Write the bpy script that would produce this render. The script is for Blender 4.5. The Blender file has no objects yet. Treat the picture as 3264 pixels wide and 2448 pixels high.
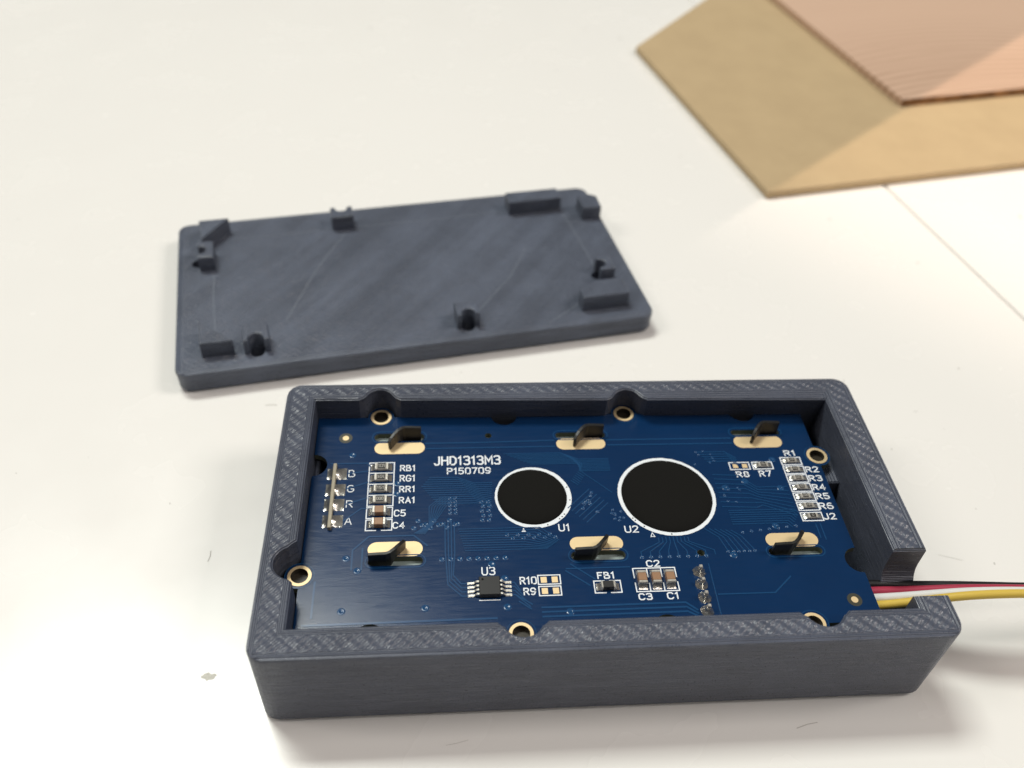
import bpy, bmesh, math, random
from mathutils import Vector, Matrix
random.seed(7)
MM = 0.001
scene = bpy.context.scene
COL = scene.collection

# ------------------------------------------------------------------ camera
cam_data = bpy.data.cameras.new('camera')
cam = bpy.data.objects.new('camera', cam_data)
COL.objects.link(cam)
R0 = (0.9968013871, -0.0651783164, 0.0462469646)
R1 = (-0.0122736735, -0.6966606584, -0.7172958134)
R2 = (0.0789705743, 0.7144338417, -0.6952322880)
CAM = (24.6304, -55.5790, 117.1205)
cam.matrix_world = Matrix(((R0[0], -R1[0], -R2[0], CAM[0] * MM),
                           (R0[1], -R1[1], -R2[1], CAM[1] * MM),
                           (R0[2], -R1[2], -R2[2], CAM[2] * MM),
                           (0, 0, 0, 1)))
cam_data.sensor_width = 36.0
cam_data.lens = 36.0 * 2822.0 / 3264.0
cam_data.clip_start = 0.005
cam_data.clip_end = 20.0
cam_data.dof.use_dof = True
cam_data.dof.focus_distance = 0.1255
cam_data.dof.aperture_fstop = cam_data.lens / 1.7
scene.camera = cam

# ------------------------------------------------------------------ light of the room
world = bpy.data.worlds.new('World')
scene.world = world
world.use_nodes = True
bg = world.node_tree.nodes['Background']
bg.inputs[0].default_value = (1.0, 0.925, 0.88, 1)
bg.inputs[1].default_value = 0.09

def area_light(name, loc, target, sx, sy, power, color):
    d = bpy.data.lights.new(name, 'AREA')
    d.shape = 'RECTANGLE'; d.size = sx; d.size_y = sy
    d.energy = power; d.color = color
    o = bpy.data.objects.new(name, d); COL.objects.link(o)
    o.location = loc
    o.rotation_euler = (Vector(target) - Vector(loc)).to_track_quat('-Z', 'Y').to_euler()
    return o

# fluorescent ceiling panel behind and to the left (gives the glare on the table and the shadows in front)
area_light('ceiling_panel', (-0.52, 0.79, 1.80), (-0.52, 0.79, 0), 0.72, 0.38, 30.0, (0.97, 1.0, 0.93))
# further panel behind the camera
area_light('ceiling_panel_front', (0.55, -0.75, 1.80), (0.55, -0.75, 0), 0.9, 0.35, 5.5, (1.0, 0.93, 0.88))

# unseen fill panels added right and left, clear of the board's mirror angles
area_light('fill_panel_right', (1.75, 0.05, 1.75), (1.75, 0.05, 0), 1.0, 0.6, 26.0, (1.0, 0.92, 0.86))
area_light('fill_panel_left', (-1.7, 0.15, 1.8), (-1.7, 0.15, 0), 1.0, 0.5, 15.0, (1.0, 0.93, 0.87))

# warm spot to the right, a node mask cuts its beam to shape the lit patch
def masked_spot(name, loc, aim, power, color, lines):
    d = bpy.data.lights.new(name, 'SPOT')
    d.energy = power; d.color = color
    d.spot_size = math.radians(75); d.spot_blend = 0.3
    d.shadow_soft_size = 0.0006
    o = bpy.data.objects.new(name, d); COL.objects.link(o)
    o.location = loc
    o.rotation_euler = (Vector(aim) - Vector(loc)).to_track_quat('-Z', 'Y').to_euler()
    d.use_nodes = True
    nt = d.node_tree
    em = nt.nodes['Emission']
    geo = nt.nodes.new('ShaderNodeNewGeometry')
    prev = None
    for a, b, inside, soft in lines:
        a, b, ins, L = Vector(a), Vector(b), Vector(inside), Vector(loc)
        n = (a - L).cross(b - L).normalized()
        if n.dot(ins - L) < 0: n = -n
        dot = nt.nodes.new('ShaderNodeVectorMath'); dot.operation = 'DOT_PRODUCT'
        nt.links.new(geo.outputs['Incoming'], dot.inputs[0]); dot.inputs[1].default_value = n
        mr = nt.nodes.new('ShaderNodeMapRange')
        nt.links.new(dot.outputs['Value'], mr.inputs[0])
        mr.inputs[1].default_value = -soft; mr.inputs[2].default_value = soft
        mr.interpolation_type = 'SMOOTHSTEP'
        if prev is None: prev = mr.outputs[0]
        else:
            mu = nt.nodes.new('ShaderNodeMath'); mu.operation = 'MULTIPLY'
            nt.links.new(prev, mu.inputs[0]); nt.links.new(mr.outputs[0], mu.inputs[1]); prev = mu.outputs[0]
    nt.links.new(prev, em.inputs['Strength'])
    return o
masked_spot('warm_spot', (0.42, -0.10, 0.75), (0.19, 0.14, 0), 14.5, (1.0, 0.80, 0.64),
               [((0.1078, 0.1312, 0.002), (0.1587, 0.1744, 0.002), (0.2, 0.14, 0), 0.0012),
                ((0.1055, 0.1290, 0.0), (0.1231, 0.1107, 0.0), (0.2, 0.14, 0), 0.045)])

scene.view_settings.view_transform = 'Standard'
scene.view_settings.look = 'None'
scene.view_settings.exposure = 0.03
scene.view_settings.gamma = 1.0
scene.render.engine = 'CYCLES'
scene.cycles.max_bounces = 8
scene.cycles.use_denoising = True
scene.cycles.caustics_reflective = False
scene.cycles.caustics_refractive = False

# ------------------------------------------------------------------ mesh helpers (all numbers in millimetres)
class MB:
    def __init__(self): self.v = []; self.f = []; self.s = []
    def add(self, vs, fs, smooth=False):
        n = len(self.v); self.v += [tuple(p) for p in vs]
        for f in fs: self.f.append([i + n for i in f]); self.s.append(smooth)
        return self
    def build(self, name, mat, parent=None, smooth=None):
        me = bpy.data.meshes.new(name)
        me.from_pydata([(x * MM, y * MM, z * MM) for x, y, z in self.v], [], self.f)
        for p, s in zip(me.polygons, self.s): p.use_smooth = s if smooth is None else smooth
        me.materials.append(mat); me.update()
        o = bpy.data.objects.new(name, me); COL.objects.link(o)
        if parent: o.parent = parent
        return o
    # ---- shapes
    def box(self, x0, x1, y0, y1, z0, z1, b=0.0):
        if b <= 0:
            vs = [(x, y, z) for z in (z0, z1) for x, y in ((x0, y0), (x1, y0), (x1, y1), (x0, y1))]
            return self.add(vs, [(3, 2, 1, 0), (4, 5, 6, 7), (0, 1, 5, 4), (1, 2, 6, 5), (2, 3, 7, 6), (3, 0, 4, 7)])
        return self.loft([[(x0 + i, y0 + i), (x1 - i, y0 + i), (x1 - i, y1 - i), (x0 + i, y1 - i)] for i in (0, 0, b)],
                         [z0, z1 - b, z1]) if False else self._cbox(x0, x1, y0, y1, z0, z1, b)
    def _cbox(self, x0, x1, y0, y1, z0, z1, b):
        def ring(i, c):
            a0, a1, c0, c1 = x0 + i, x1 - i, y0 + i, y1 - i
            return [(a0 + c, c0), (a1 - c, c0), (a1, c0 + c), (a1, c1 - c), (a1 - c, c1), (a0 + c, c1), (a0, c1 - c), (a0, c0 + c)]
        return self.loft([ring(0, b), ring(0, b), ring(b, b * 0.6)], [z0, z1 - b, z1])
    def loft(self, rings, zs, cap0=True, cap1=True, smooth=False):
        n = len(rings[0]); vs = []
        for r, z in zip(rings, zs): vs += [(p[0], p[1], z) for p in r]
        fs = []
        for k in range(len(rings) - 1):
            for i in range(n):
                j = (i + 1) % n
                fs.append((k * n + i, k * n + j, (k + 1) * n + j, (k + 1) * n + i))
        self.add(vs, fs, smooth)
        m = len(self.v) - len(vs)
        if cap0: self.f.append([m + i for i in reversed(range(n))]); self.s.append(False)
        if cap1: self.f.append([m + (len(rings) - 1) * n + i for i in range(n)]); self.s.append(False)
        return self
    def ribbon(self, pts, w, z, h=0.0, closed=False, caps=True):
        P = [Vector((p[0], p[1])) for p in pts]
        n = len(P); L = []; Rr = []
        for i in range(n):
            if closed: a, b = P[i - 1], P[(i + 1) % n]
            else: a, b = P[max(i - 1, 0)], P[min(i + 1, n - 1)]
            d0 = (P[i] - a); d1 = (b - P[i])
            if d0.length < 1e-9: d0 = d1
            if d1.length < 1e-9: d1 = d0
            d0 = d0.normalized(); d1 = d1.normalized()
            t = d0 + d1
            if t.length < 1e-6: t = d0
            t.normalize(); nn = Vector((-t.y, t.x))
            c = max(0.45, nn.dot(Vector((-d0.y, d0.x))))
            L.append(P[i] + nn * (w / 2 / c)); Rr.append(P[i] - nn * (w / 2 / c))
        if closed:
            vs = [(p.x, p.y, z) for p in L] + [(p.x, p.y, z) for p in Rr]
            fs = [(i, n + i, n + (i + 1) % n, (i + 1) % n) for i in range(n)]
            return self.add(vs, fs)
        loop = list(Rr)
        if caps:
            d = (P[-1] - P[-2]).normalized(); nn = Vector((-d.y, d.x))
            loop += [P[-1] + (d * math.cos(a) + nn * math.sin(a)) * w / 2 for a in (-0.9, -0.3, 0.3, 0.9)]
        core = list(reversed(L))
        loop += core
        if caps:
            d = (P[0] - P[1]).normalized(); nn = Vector((-d.y, d.x))
            loop += [P[0] + (d * math.cos(a) + nn * math.sin(a)) * w / 2 for a in (-0.9, -0.3, 0.3, 0.9)]
        # strip quads plus end caps
        vs = [(p.x, p.y, z) for p in L] + [(p.x, p.y, z) for p in Rr]
        fs = [(i, n + i, n + i + 1, i + 1) for i in range(n - 1)]
        base = len(self.v)
        self.add(vs, fs)
        if h > 0:
            lo = [(p.x, p.y, z - h) for p in L] + [(p.x, p.y, z - h) for p in Rr]
            # sloped flanks
            self.add(vs[:n] + lo[:n], [(i, i + 1, n + i + 1, n + i) for i in range(n - 1)])
            self.add(vs[n:] + lo[n:], [(i + 1, i, n + i, n + i + 1) for i in range(n - 1)])
        if caps:
            for e, q, o_ in ((n - 1, n - 2, 1), (0, 1, 1)):
                d = (P[e] - P[q]).normalized(); nn = Vector((-d.y, d.x))
                arc = [P[e] + (d * math.cos(a) + nn * math.sin(a)) * w / 2 for a in (-1.57, -0.9, -0.3, 0.3, 0.9, 1.57)]
                self.add([(p.x, p.y, z) for p in arc], [tuple(range(6))])
        return self
    def disc(self, cx, cy, r, z, n=24, rx=None):
        return self.add([(cx + r * math.cos(t) * (rx or 1), cy + r * math.sin(t), z) for t in [2 * math.pi * i / n for i in range(n)]], [tuple(range(n))])
    def ring(self, cx, cy, r0, r1, z, n=40, jit=0.0):
        o = [(r1 + random.uniform(-jit, jit)) for i in range(n)]
        vs = [(cx + r0 * math.cos(2 * math.pi * i / n), cy + r0 * math.sin(2 * math.pi * i / n), z) for i in range(n)]
        vs += [(cx + o[i] * math.cos(2 * math.pi * i / n), cy + o[i] * math.sin(2 * math.pi * i / n), z) for i in range(n)]
        return self.add(vs, [(i, n + i, n + (i + 1) % n, (i + 1) % n) for i in range(n)])
    def lathe(self, cx, cy, prof, n=24, smooth=True, lump=0.0, sx=1.0, sy=1.0):
        rings = []
        jit = [random.uniform(-lump, lump) for _ in range(n)]
        vs = []
        for r, z in prof:
            vs += [(cx + sx * r * (1 + jit[i]) * math.cos(2 * math.pi * i / n), cy + sy * r * (1 + jit[i]) * math.sin(2 * math.pi * i / n), z) for i in range(n)]
        fs = []
        for k in range(len(prof) - 1):
            for i in range(n):
                j = (i + 1) % n
                fs.append((k * n + i, k * n + j, (k + 1) * n + j, (k + 1) * n + i))
        self.add(vs, fs, smooth)
        m = len(self.v) - len(vs)
        self.f.append([m + (len(prof) - 1) * n + i for i in range(n)]); self.s.append(smooth)
        return self

def rrect(x0, x1, y0, y1, r, n=6):
    pts = []
    for cx, cy, a0 in ((x1 - r, y0 + r, -90), (x1 - r, y1 - r, 0), (x0 + r, y1 - r, 90), (x0 + r, y0 + r, 180)):
        for i in range(n + 1):
            a = math.radians(a0 + 90 * i / n); pts.append((cx + r * math.cos(a), cy + r * math.sin(a)))
    return pts
def circle(cx, cy, r, n=20): return [(cx + r * math.cos(2 * math.pi * i / n), cy + r * math.sin(2 * math.pi * i / n)) for i in range(n)]
def stadium(x0, x1, y0, y1, n=8):
    r = (y1 - y0) / 2; cy = (y0 + y1) / 2
    p = [(x1 - r + r * math.cos(math.radians(-90 + 180 * i / n)), cy + r * math.sin(math.radians(-90 + 180 * i / n))) for i in range(n + 1)]
    p += [(x0 + r + r * math.cos(math.radians(90 + 180 * i / n)), cy + r * math.sin(math.radians(90 + 180 * i / n))) for i in range(n + 1)]
    return p
def fill_loops(loops):
    """triangulated flat fill of outline loops with holes -> (verts2d, tris)"""
    bm = bmesh.new()
    for lp in loops:
        vs = [bm.verts.new((x, y, 0)) for x, y in lp]
        for i in range(len(vs)): bm.edges.new((vs[i], vs[(i + 1) % len(vs)]))
    bmesh.ops.triangle_fill(bm, use_beauty=True, use_dissolve=False, edges=bm.edges[:], normal=(0, 0, 1))
    bm.verts.index_update()
    V = [(v.co.x, v.co.y) for v in bm.verts]
    F = [tuple(v.index for v in f.verts) for f in bm.faces]
    bm.free()
    F2 = []
    for f in F:
        a, b, c = [V[i] for i in f[:3]]
        F2.append(f if (b[0] - a[0]) * (c[1] - a[1]) - (b[1] - a[1]) * (c[0] - a[0]) > 0 else tuple(reversed(f)))
    return V, F2
def sheet(mb, loops, z0, z1, top=True, bottom=True):
    """flat plate with holes: loops[0] outer, others holes"""
    V, F = fill_loops(loops)
    if top: mb.add([(x, y, z1) for x, y in V], F)
    if bottom: mb.add([(x, y, z0) for x, y in V], [tuple(reversed(f)) for f in F])
    for k, lp in enumerate(loops):
        n = len(lp)
        area = sum(lp[i][0] * lp[(i + 1) % n][1] - lp[(i + 1) % n][0] * lp[i][1] for i in range(n))
        ccw = area > 0
        vs = [(x, y, z0) for x, y in lp] + [(x, y, z1) for x, y in lp]
        fs = [(i, (i + 1) % n, n + (i + 1) % n, n + i) for i in range(n)]
        if (k == 0) != ccw: fs = [tuple(reversed(f)) for f in fs]
        mb.add(vs, fs)
    return mb
def prism(poly, z0, z1, b=0.25):
    mb = MB()
    cx = sum(p[0] for p in poly) / len(poly); cy = sum(p[1] for p in poly) / len(poly)
    V, F = fill_loops([poly])
    n = len(poly)
    ins = offset_poly(poly, -b)
    mb.add([(x, y, z0) for x, y in poly] + [(x, y, z1 - b) for x, y in poly] + [(x, y, z1) for x, y in ins],
           [(i, (i + 1) % n, n + (i + 1) % n, n + i) for i in range(n)] + [(n + i, n + (i + 1) % n, 2 * n + (i + 1) % n, 2 * n + i) for i in range(n)])
    V, F = fill_loops([ins]); mb.add([(x, y, z1) for x, y in V], F)
    return mb
def offset_poly(poly, d):
    n = len(poly); out = []
    area = sum(poly[i][0] * poly[(i + 1) % n][1] - poly[(i + 1) % n][0] * poly[i][1] for i in range(n))
    sg = 1 if area > 0 else -1
    for i in range(n):
        a, p, b = Vector(poly[i - 1]), Vector(poly[i]), Vector(poly[(i + 1) % n])
        d0 = (p - a).normalized(); d1 = (b - p).normalized()
        n0 = Vector((d0.y, -d0.x)) * sg; n1 = Vector((d1.y, -d1.x)) * sg
        m = n0 + n1
        m = m.normalized() if m.length > 1e-6 else n0
        out.append(tuple(p + m * (d / max(0.5, m.dot(n0)))))
    return out
def empty(name, loc, rz=0, label=None, cat=None, group=None):
    o = bpy.data.objects.new(name, None); COL.objects.link(o)
    o.location = [c * MM for c in loc]; o.rotation_euler = (0, 0, rz); o.empty_display_size = 0.005
    tag(o, label, cat, group); return o
def tag(o, label=None, cat=None, group=None, kind=None):
    if label: o['label'] = label
    if cat: o['category'] = cat
    if group: o['group'] = group
    if kind: o['kind'] = kind
    return o

# ------------------------------------------------------------------ materials
class NT:
    def __init__(self, name):
        self.m = bpy.data.materials.new(name); self.m.use_nodes = True
        self.t = self.m.node_tree; self.b = self.t.nodes['Principled BSDF']
    def n(self, kind, **kw):
        x = self.t.nodes.new('ShaderNode' + kind)
        for k, v in kw.items(): setattr(x, k, v)
        return x
    def link(self, a, b): self.t.links.new(a, b)
    def math(self, op, a, b=None, c=None, clamp=False):
        x = self.n('Math', operation=op, use_clamp=clamp)
        for i, q in enumerate((a, b, c)):
            if q is None: continue
            if isinstance(q, (int, float)): x.inputs[i].default_value = q
            else: self.link(q, x.inputs[i])
        return x.outputs[0]
    def coords(self, scale=(1000, 1000, 1000), rot=(0, 0, 0)):
        tc = self.n('TexCoord'); mp = self.n('Mapping')
        mp.inputs['Scale'].default_value = scale; mp.inputs['Rotation'].default_value = rot
        self.link(tc.outputs['Object'], mp.inputs[0]); return mp.outputs[0]
    def noise(self, vec, scale, detail=3, rough=0.5):
        x = self.n('TexNoise'); self.link(vec, x.inputs['Vector'])
        x.inputs['Scale'].default_value = scale; x.inputs['Detail'].default_value = detail; x.inputs['Roughness'].default_value = rough
        return x.outputs[0]
    def ramp(self, fac, stops):
        x = self.n('ValToRGB'); self.link(fac, x.inputs[0]); e = x.color_ramp.elements
        while len(e) < len(stops): e.new(0.5)
        for q, (p, c) in zip(e, stops): q.position = p; q.color = (*c, 1) if len(c) == 3 else c
        return x.outputs[0]
    def mr(self, v, a, b, c, d):
        x = self.n('MapRange'); self.link(v, x.inputs[0])
        for i, q in enumerate((a, b, c, d)): x.inputs[i + 1].default_value = q
        return x.outputs[0]
    def mix(self, f, a, b):
        x = self.n('Mix', data_type='RGBA')
        if isinstance(f, (int, float)): x.inputs[0].default_value = f
        else: self.link(f, x.inputs[0])
        for s, q in ((6, a), (7, b)):
            if isinstance(q, tuple): x.inputs[s].default_value = (*q, 1)
            else: self.link(q, x.inputs[s])
        return x.outputs[2]
    def bump(self, h, dist, strength=1.0):
        x = self.n('Bump'); x.inputs['Strength'].default_value = strength; x.inputs['Distance'].default_value = dist * MM
        self.link(h, x.inputs['Height']); self.link(x.outputs[0], self.b.inputs['Normal']); return x
    def set(self, **kw):
        for k, v in kw.items():
            i = self.b.inputs[k.replace('_', ' ')]
            if hasattr(v, 'links') or hasattr(v, 'is_linked'): self.link(v, i)
            elif isinstance(v, tuple): i.default_value = (*v, 1)
            else: i.default_value = v
        return self

def simple(name, col, rough=0.5, metal=0.0, var=0.0, scale=2.0, bump=0.0):
    t = NT(name); t.set(Roughness=rough, Metallic=metal)
    if var or bump:
        nz = t.noise(t.coords(), scale)
        t.set(Base_Color=t.mix(nz, tuple(c * (1 - var) for c in col), tuple(min(1, c * (1 + var)) for c in col)))
        if bump: t.bump(nz, bump)
    else: t.set(Base_Color=col)
    return t.m

L, D, H = 92.6, 48.6, 16.3
PX, PY, PZ = 4.727, 5.110, 11.90

def printed_plastic(name, base, frame=None, raster=45, period=0.72, wobble=0.35, band=0.12, weave=0.8):
    """layer-printed plastic: layer lines on upright faces, raster strokes on level faces"""
    t = NT(name)
    v = t.coords()
    sep = t.n('SeparateXYZ'); t.link(v, sep.inputs[0]); X, Y, Z = sep.outputs
    geo = t.n('NewGeometry')
    nsep = t.n('SeparateXYZ'); t.link(geo.outputs['True Normal'], nsep.inputs[0])
    up = t.mr(t.math('ABSOLUTE', nsep.outputs[2]), 0.75, 0.95, 0, 1)
    # upright faces: layers 0.2 mm with streaks that start and stop along the wall
    lay = t.math('SINE', t.math('MULTIPLY', Z, 2 * math.pi / 0.21))
    st = t.noise(t.coords((150, 150, 3400)), 1.0, 2)
    st2 = t.noise(t.coords((40, 40, 1100)), 1.0, 3)
    side = t.math('ADD', t.math('MULTIPLY', lay, 0.42), t.math('ADD', t.math('MULTIPLY', st, 2.6), t.math('MULTIPLY', st2, 1.6)))
    # level faces
    rc, rs = math.cos(math.radians(raster)), math.sin(math.radians(raster))
    nz = t.noise(v, 0.7, 4, 0.65)
    q = t.math('ADD', t.math('ADD', t.math('MULTIPLY', X, rs), t.math('MULTIPLY', Y, -rc)), t.math('MULTIPLY', nz, wobble))
    ras = t.math('SINE', t.math('MULTIPLY', q, 2 * math.pi / period))
    blot = t.noise(v, 2.8, 3)
    al = t.math('ADD', t.math('MULTIPLY', X, rc), t.math('MULTIPLY', Y, rs)); pe = t.math('SUBTRACT', t.math('MULTIPLY', X, rs), t.math('MULTIPLY', Y, rc))
    def rot_vec(ka, kp):
        c = t.n('CombineXYZ'); t.link(t.math('MULTIPLY', al, ka), c.inputs[0]); t.link(t.math('MULTIPLY', pe, kp), c.inputs[1]); t.link(Z, c.inputs[2]); return c.outputs[0]
    dash = t.noise(rot_vec(0.7, 2.2), 1.0, 2)
    cross = t.math('SINE', t.math('ADD', t.math('MULTIPLY', al, 2 * math.pi / (period * 2.1)), t.math('MULTIPLY', nz, 3.0)))
    ras = t.math('ADD', t.math('MULTIPLY', ras, t.mr(dash, 0.35, 0.65, 0.45, 1.1)), t.math('ADD', t.math('MULTIPLY', cross, weave), t.math('ADD', t.math('MULTIPLY', blot, 0.7), t.math('MULTIPLY', dash, 0.6))))
    if frame:
        (x0, x1, y0, y1), (u0, u1, v0, v1) = frame
        dout = t.math('MINIMUM', t.math('MINIMUM', t.math('SUBTRACT', X, x0), t.math('SUBTRACT', x1, X)), t.math('MINIMUM', t.math('SUBTRACT', Y, y0), t.math('SUBTRACT', y1, Y)))
        if u0 is not None:
            din = t.math('MAXIMUM', t.math('MAXIMUM', t.math('SUBTRACT', u0, X), t.math('SUBTRACT', X, u1)), t.math('MAXIMUM', t.math('SUBTRACT', v0, Y), t.math('SUBTRACT', Y, v1)))
            d = t.math('MINIMUM', dout, din)
        else: d = dout
        per = t.math('SINE', t.math('MULTIPLY', d, 2 * math.pi / 0.5))
        k = t.mr(d, 1.0, 1.25, 0, 1)
        mixn = t.n('Mix', data_type='FLOAT'); t.link(k, mixn.inputs[0]); t.link(per, mixn.inputs[2]); t.link(ras, mixn.inputs[3])
        ras = mixn.outputs[0]
    mixn = t.n('Mix', data_type='FLOAT'); t.link(up, mixn.inputs[0]); t.link(side, mixn.inputs[2]); t.link(ras, mixn.inputs[3])
    t.bump(mixn.outputs[0], 0.065, 1.0)
    big = t.noise(v, 0.12, 3)
    bands = t.noise(rot_vec(0.012, 0.16), 1.0, 4, 0.6)  # broad raster sheen put into the colour as diagonal bands
    tone = t.math('ADD', t.math('MULTIPLY', big, 0.35), t.math('MULTIPLY', bands, 0.65))
    t.set(Base_Color=t.mix(t.mr(tone, 0.38, 0.62, 0, 1), tuple(c * (1 - band) for c in base), tuple(c * (1 + band) for c in base)))
    t.set(Roughness=t.mr(blot, 0.3, 0.7, 0.24, 0.46), Specular_IOR_Level=0.6)
    return t.m

M = {}
M['case'] = printed_plastic('slate_print', (0.076, 0.087, 0.120), ((0, L, 0, D), (4.6, 87.75, 4.45, 44.9)), raster=45)
M['lid'] = printed_plastic('slate_print_lid', (0.092, 0.108, 0.146), ((0, L, 0, D), (None,) * 4), raster=45, period=0.5, wobble=0.12, band=0.2, weave=0.1)

def make_pcb_mat():
    t = NT('blue_solder_mask'); v = t.coords()
    n1 = t.noise(v, 0.08, 3); n2 = t.noise(t.coords((300, 3000, 1000)), 1.0, 2); n3 = t.noise(v, 6, 2)
    t.set(Base_Color=t.mix(n1, (0.0018, 0.020, 0.070), (0.0030, 0.028, 0.095)))
    t.set(Roughness=t.mr(n2, 0.3, 0.7, 0.18, 0.25), Specular_IOR_Level=0.45)
    h = t.math('ADD', t.math('MULTIPLY', n2, 0.25), n3)
    t.bump(h, 0.012, 0.6); return t.m
M['pcb'] = make_pcb_mat()
M['trace'] = simple('blue_mask_over_copper', (0.008, 0.055, 0.150), 0.22, 0, 0.1, 3)
M['pcbedge'] = simple('laminate_edge', (0.10, 0.11, 0.07), 0.7)
M['silk'] = simple('white_silkscreen', (0.78, 0.82, 0.86), 0.6, 0, 0.06, 5)
M['gold'] = simple('gold_plating', (0.80, 0.62, 0.36), 0.5, 0.45, 0.05, 1.2)
M['solder'] = simple('solder', (0.66, 0.64, 0.59), 0.24, 0.92, 0.2, 1.4, 0.10)
M['tin'] = simple('tinned_end', (0.66, 0.63, 0.57), 0.36, 0.7, 0.15, 4, 0.02)
M['resistor'] = simple('resistor_glaze', (0.014, 0.013, 0.012), 0.35)
M['ceramic'] = simple('resistor_ceramic', (0.50, 0.47, 0.42), 0.55)
M['capacitor'] = simple('capacitor_ceramic', (0.30, 0.17, 0.095), 0.42, 0, 0.1, 3)
M['chip'] = simple('chip_moulding', (0.010, 0.010, 0.011), 0.5, 0, 0.1, 4)
M['epoxy'] = simple('matte_epoxy', (0.0085, 0.0082, 0.0075), 0.9, 0, 0.2, 8, 0.01)
M['epoxy'].node_tree.nodes['Principled BSDF'].inputs['Specular IOR Level'].default_value = 0.12
M['print'] = simple('resistor_print', (0.50, 0.48, 0.44), 0.6)
M['tab'] = simple('black_metal_tab', (0.009, 0.0088, 0.0085), 0.42, 0, 0.3, 1.5, 0.02)
M['flex'] = simple('edge_strip', (0.34, 0.30, 0.22), 0.5, 0, 0.12, 2)
M['module'] = simple('display_back', (0.26, 0.32, 0.31), 0.5, 0, 0.3, 0.7)
M['hole'] = simple('bore_dark', (0.035, 0.028, 0.018), 0.4)
M['fid'] = simple('bare_laminate', (0.045, 0.045, 0.032), 0.4)
def wire_mat(name, col): 
    t = NT(name); t.set(Base_Color=col, Roughness=0.48, Specular_IOR_Level=0.35); nz = t.noise(t.coords(), 1.2); t.bump(nz, 0.03, 0.4); return t.m

# ------------------------------------------------------------------ table
def table_mat():
    t = NT('white_lacquered_table'); v = t.coords((1, 1, 1))
    n1 = t.noise(v, 9, 3); n2 = t.noise(v, 260, 2); n3 = t.noise(v, 60, 3); n4 = t.noise(v, 24, 4, 0.6)
    col = t.mix(t.mr(n1, 0.3, 0.7, 0, 1), (0.815, 0.80, 0.77), (0.825, 0.812, 0.783))
    smudge = t.mr(n4, 0.55, 0.85, 0, 0.08)
    t.set(Base_Color=t.mix(smudge, col, (0.72, 0.69, 0.64)))
    t.set(Roughness=t.mr(n3, 0.3, 0.7, 0.20, 0.30), Specular_IOR_Level=0.5)
    h = t.math('ADD', t.math('MULTIPLY', n2, 0.35), n3)
    t.bump(h, 0.05, 0.5); return t.m
M['table'] = table_mat()
# seam between the two table tops runs through these two points
s0, s1 = Vector((138.1, 139.2)), Vector((148.1, 90.3))
sd = (s0 - s1).normalized(); sn = Vector((sd.y, -sd.x))     # sn points right
def far(p, t): return (p[0] + sd.x * t, p[1] + sd.y * t)
def slab(name, a, b, c, d):
    mb = MB()
    rings = []
    P = [a, b, c, d]
    for i, z in ((0, -25), (0, -0.5), (0.15, -0.12), (0.5, 0)): rings.append(([tuple(q) for q in offset_poly(P, -i)], z))
    mb.loft([r for r, z in rings], [z for r, z in rings])
    return mb.build(name, M['table'])
g = 0.26
l0 = s0 - sn * g; r0 = s0 + sn * g
tb = slab('table', (-900, -700), far(l0, -900), far(l0, 1100), (-900, 1400)); tag(tb, 'white lacquered table top under the printed case and lid', None, None, 'structure')
tb2 = slab('table', far(r0, -900), (900, -700), (900, 1400), far(r0, 1100)); tag(tb2, 'white table top to the right of the seam', None, None, 'structure')

# specks and scuffs on the table
def specks():
    mb = MB()
    S = [(83.3, 224.3, 2.1, 1.5), (72.8, 231.2, 1.6, .9), (118.9, 120.6, 1.1, .9), (133.9, 103.0, .9, .8), (168.1, 122.2, .8, 2.6), (28.3, 68.1, .5, .4),
         (113.6, 21.6, .45, 1.1), (128, 67.6, .5, 1.2), (114.3, 55.9, 1.4, .25), (105.9, 46.6, .4, .7), (115.6, 32.7, .5, .3),
         (-19.9, 37.8, .3, .6), (-22.7, 10.6, .28, .22), (-35.5, 48.1, .3, .25), (-46.3, 44.9, .45, .3), (117.9, 51.3, .3, .3), (103.1, 64.5, .4, .9),
         (-22.4, 11.2, .14, .12), (3.2, 228.4, 2.2, .8), (60, 200, 1.0, .8), (88, 150, 1.0, .6), (-70, 120, .7, .5), (-3, 60, .9, .2), (96.7, 20.8, .3, .2)]
    for x, y, a, b in S:
        n = 9; th = random.uniform(0, 3)
        mb.add([(x + a * 0.34 * math.cos(t) * random.uniform(.6, 1.1), y + b * 0.34 * math.sin(t) * random.uniform(.6, 1.1), 0.02 + 0.02 * math.cos(t)) for t in [2 * math.pi * i / n for i in range(n)]], [tuple(range(n))])
    for pts, w in (([(-7.5, 60.0), (-6.3, 60.1), (-5.4, 60.0)], .15), ([(-11.8, 26.2), (-11.6, 27.2), (-11.7, 28.2)], .13), ([(72.8, -4.0), (74.5, -3.5), (76, -3.3)], .11),
                   ([(24.6, -4.2), (26, -4.0), (27.6, -3.6)], .05), ([(105.0, 23.6), (106.8, 23.0), (108.6, 22.4)], .05)):
        mb.ribbon(pts, w, 0.03, caps=False)
    o = mb.build('dust_specks', simple('dust', (0.46, 0.44, 0.41), 0.9)); tag(o, 'tiny dark specks and hairs scattered on the white table', 'dust', None, 'stuff')
specks()
mb = MB(); n = 22
mb.add([(-8.3 + 1.15 * math.cos(t) * random.uniform(.6, 1.1), 7.0 + 0.62 * math.sin(t) * random.uniform(.5, 1.1), 0.02) for t in [2 * math.pi * i / n for i in range(n)]] + [(-8.3, 7.0, 0.03)], [(i, (i + 1) % n, n) for i in range(n)])
o = mb.build('dried_spot', simple('dried_glue', (0.66, 0.64, 0.57), 0.6, 0, 0.22, 3)); tag(o, 'small dried beige spot on the table left of the case', 'stain')

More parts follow.
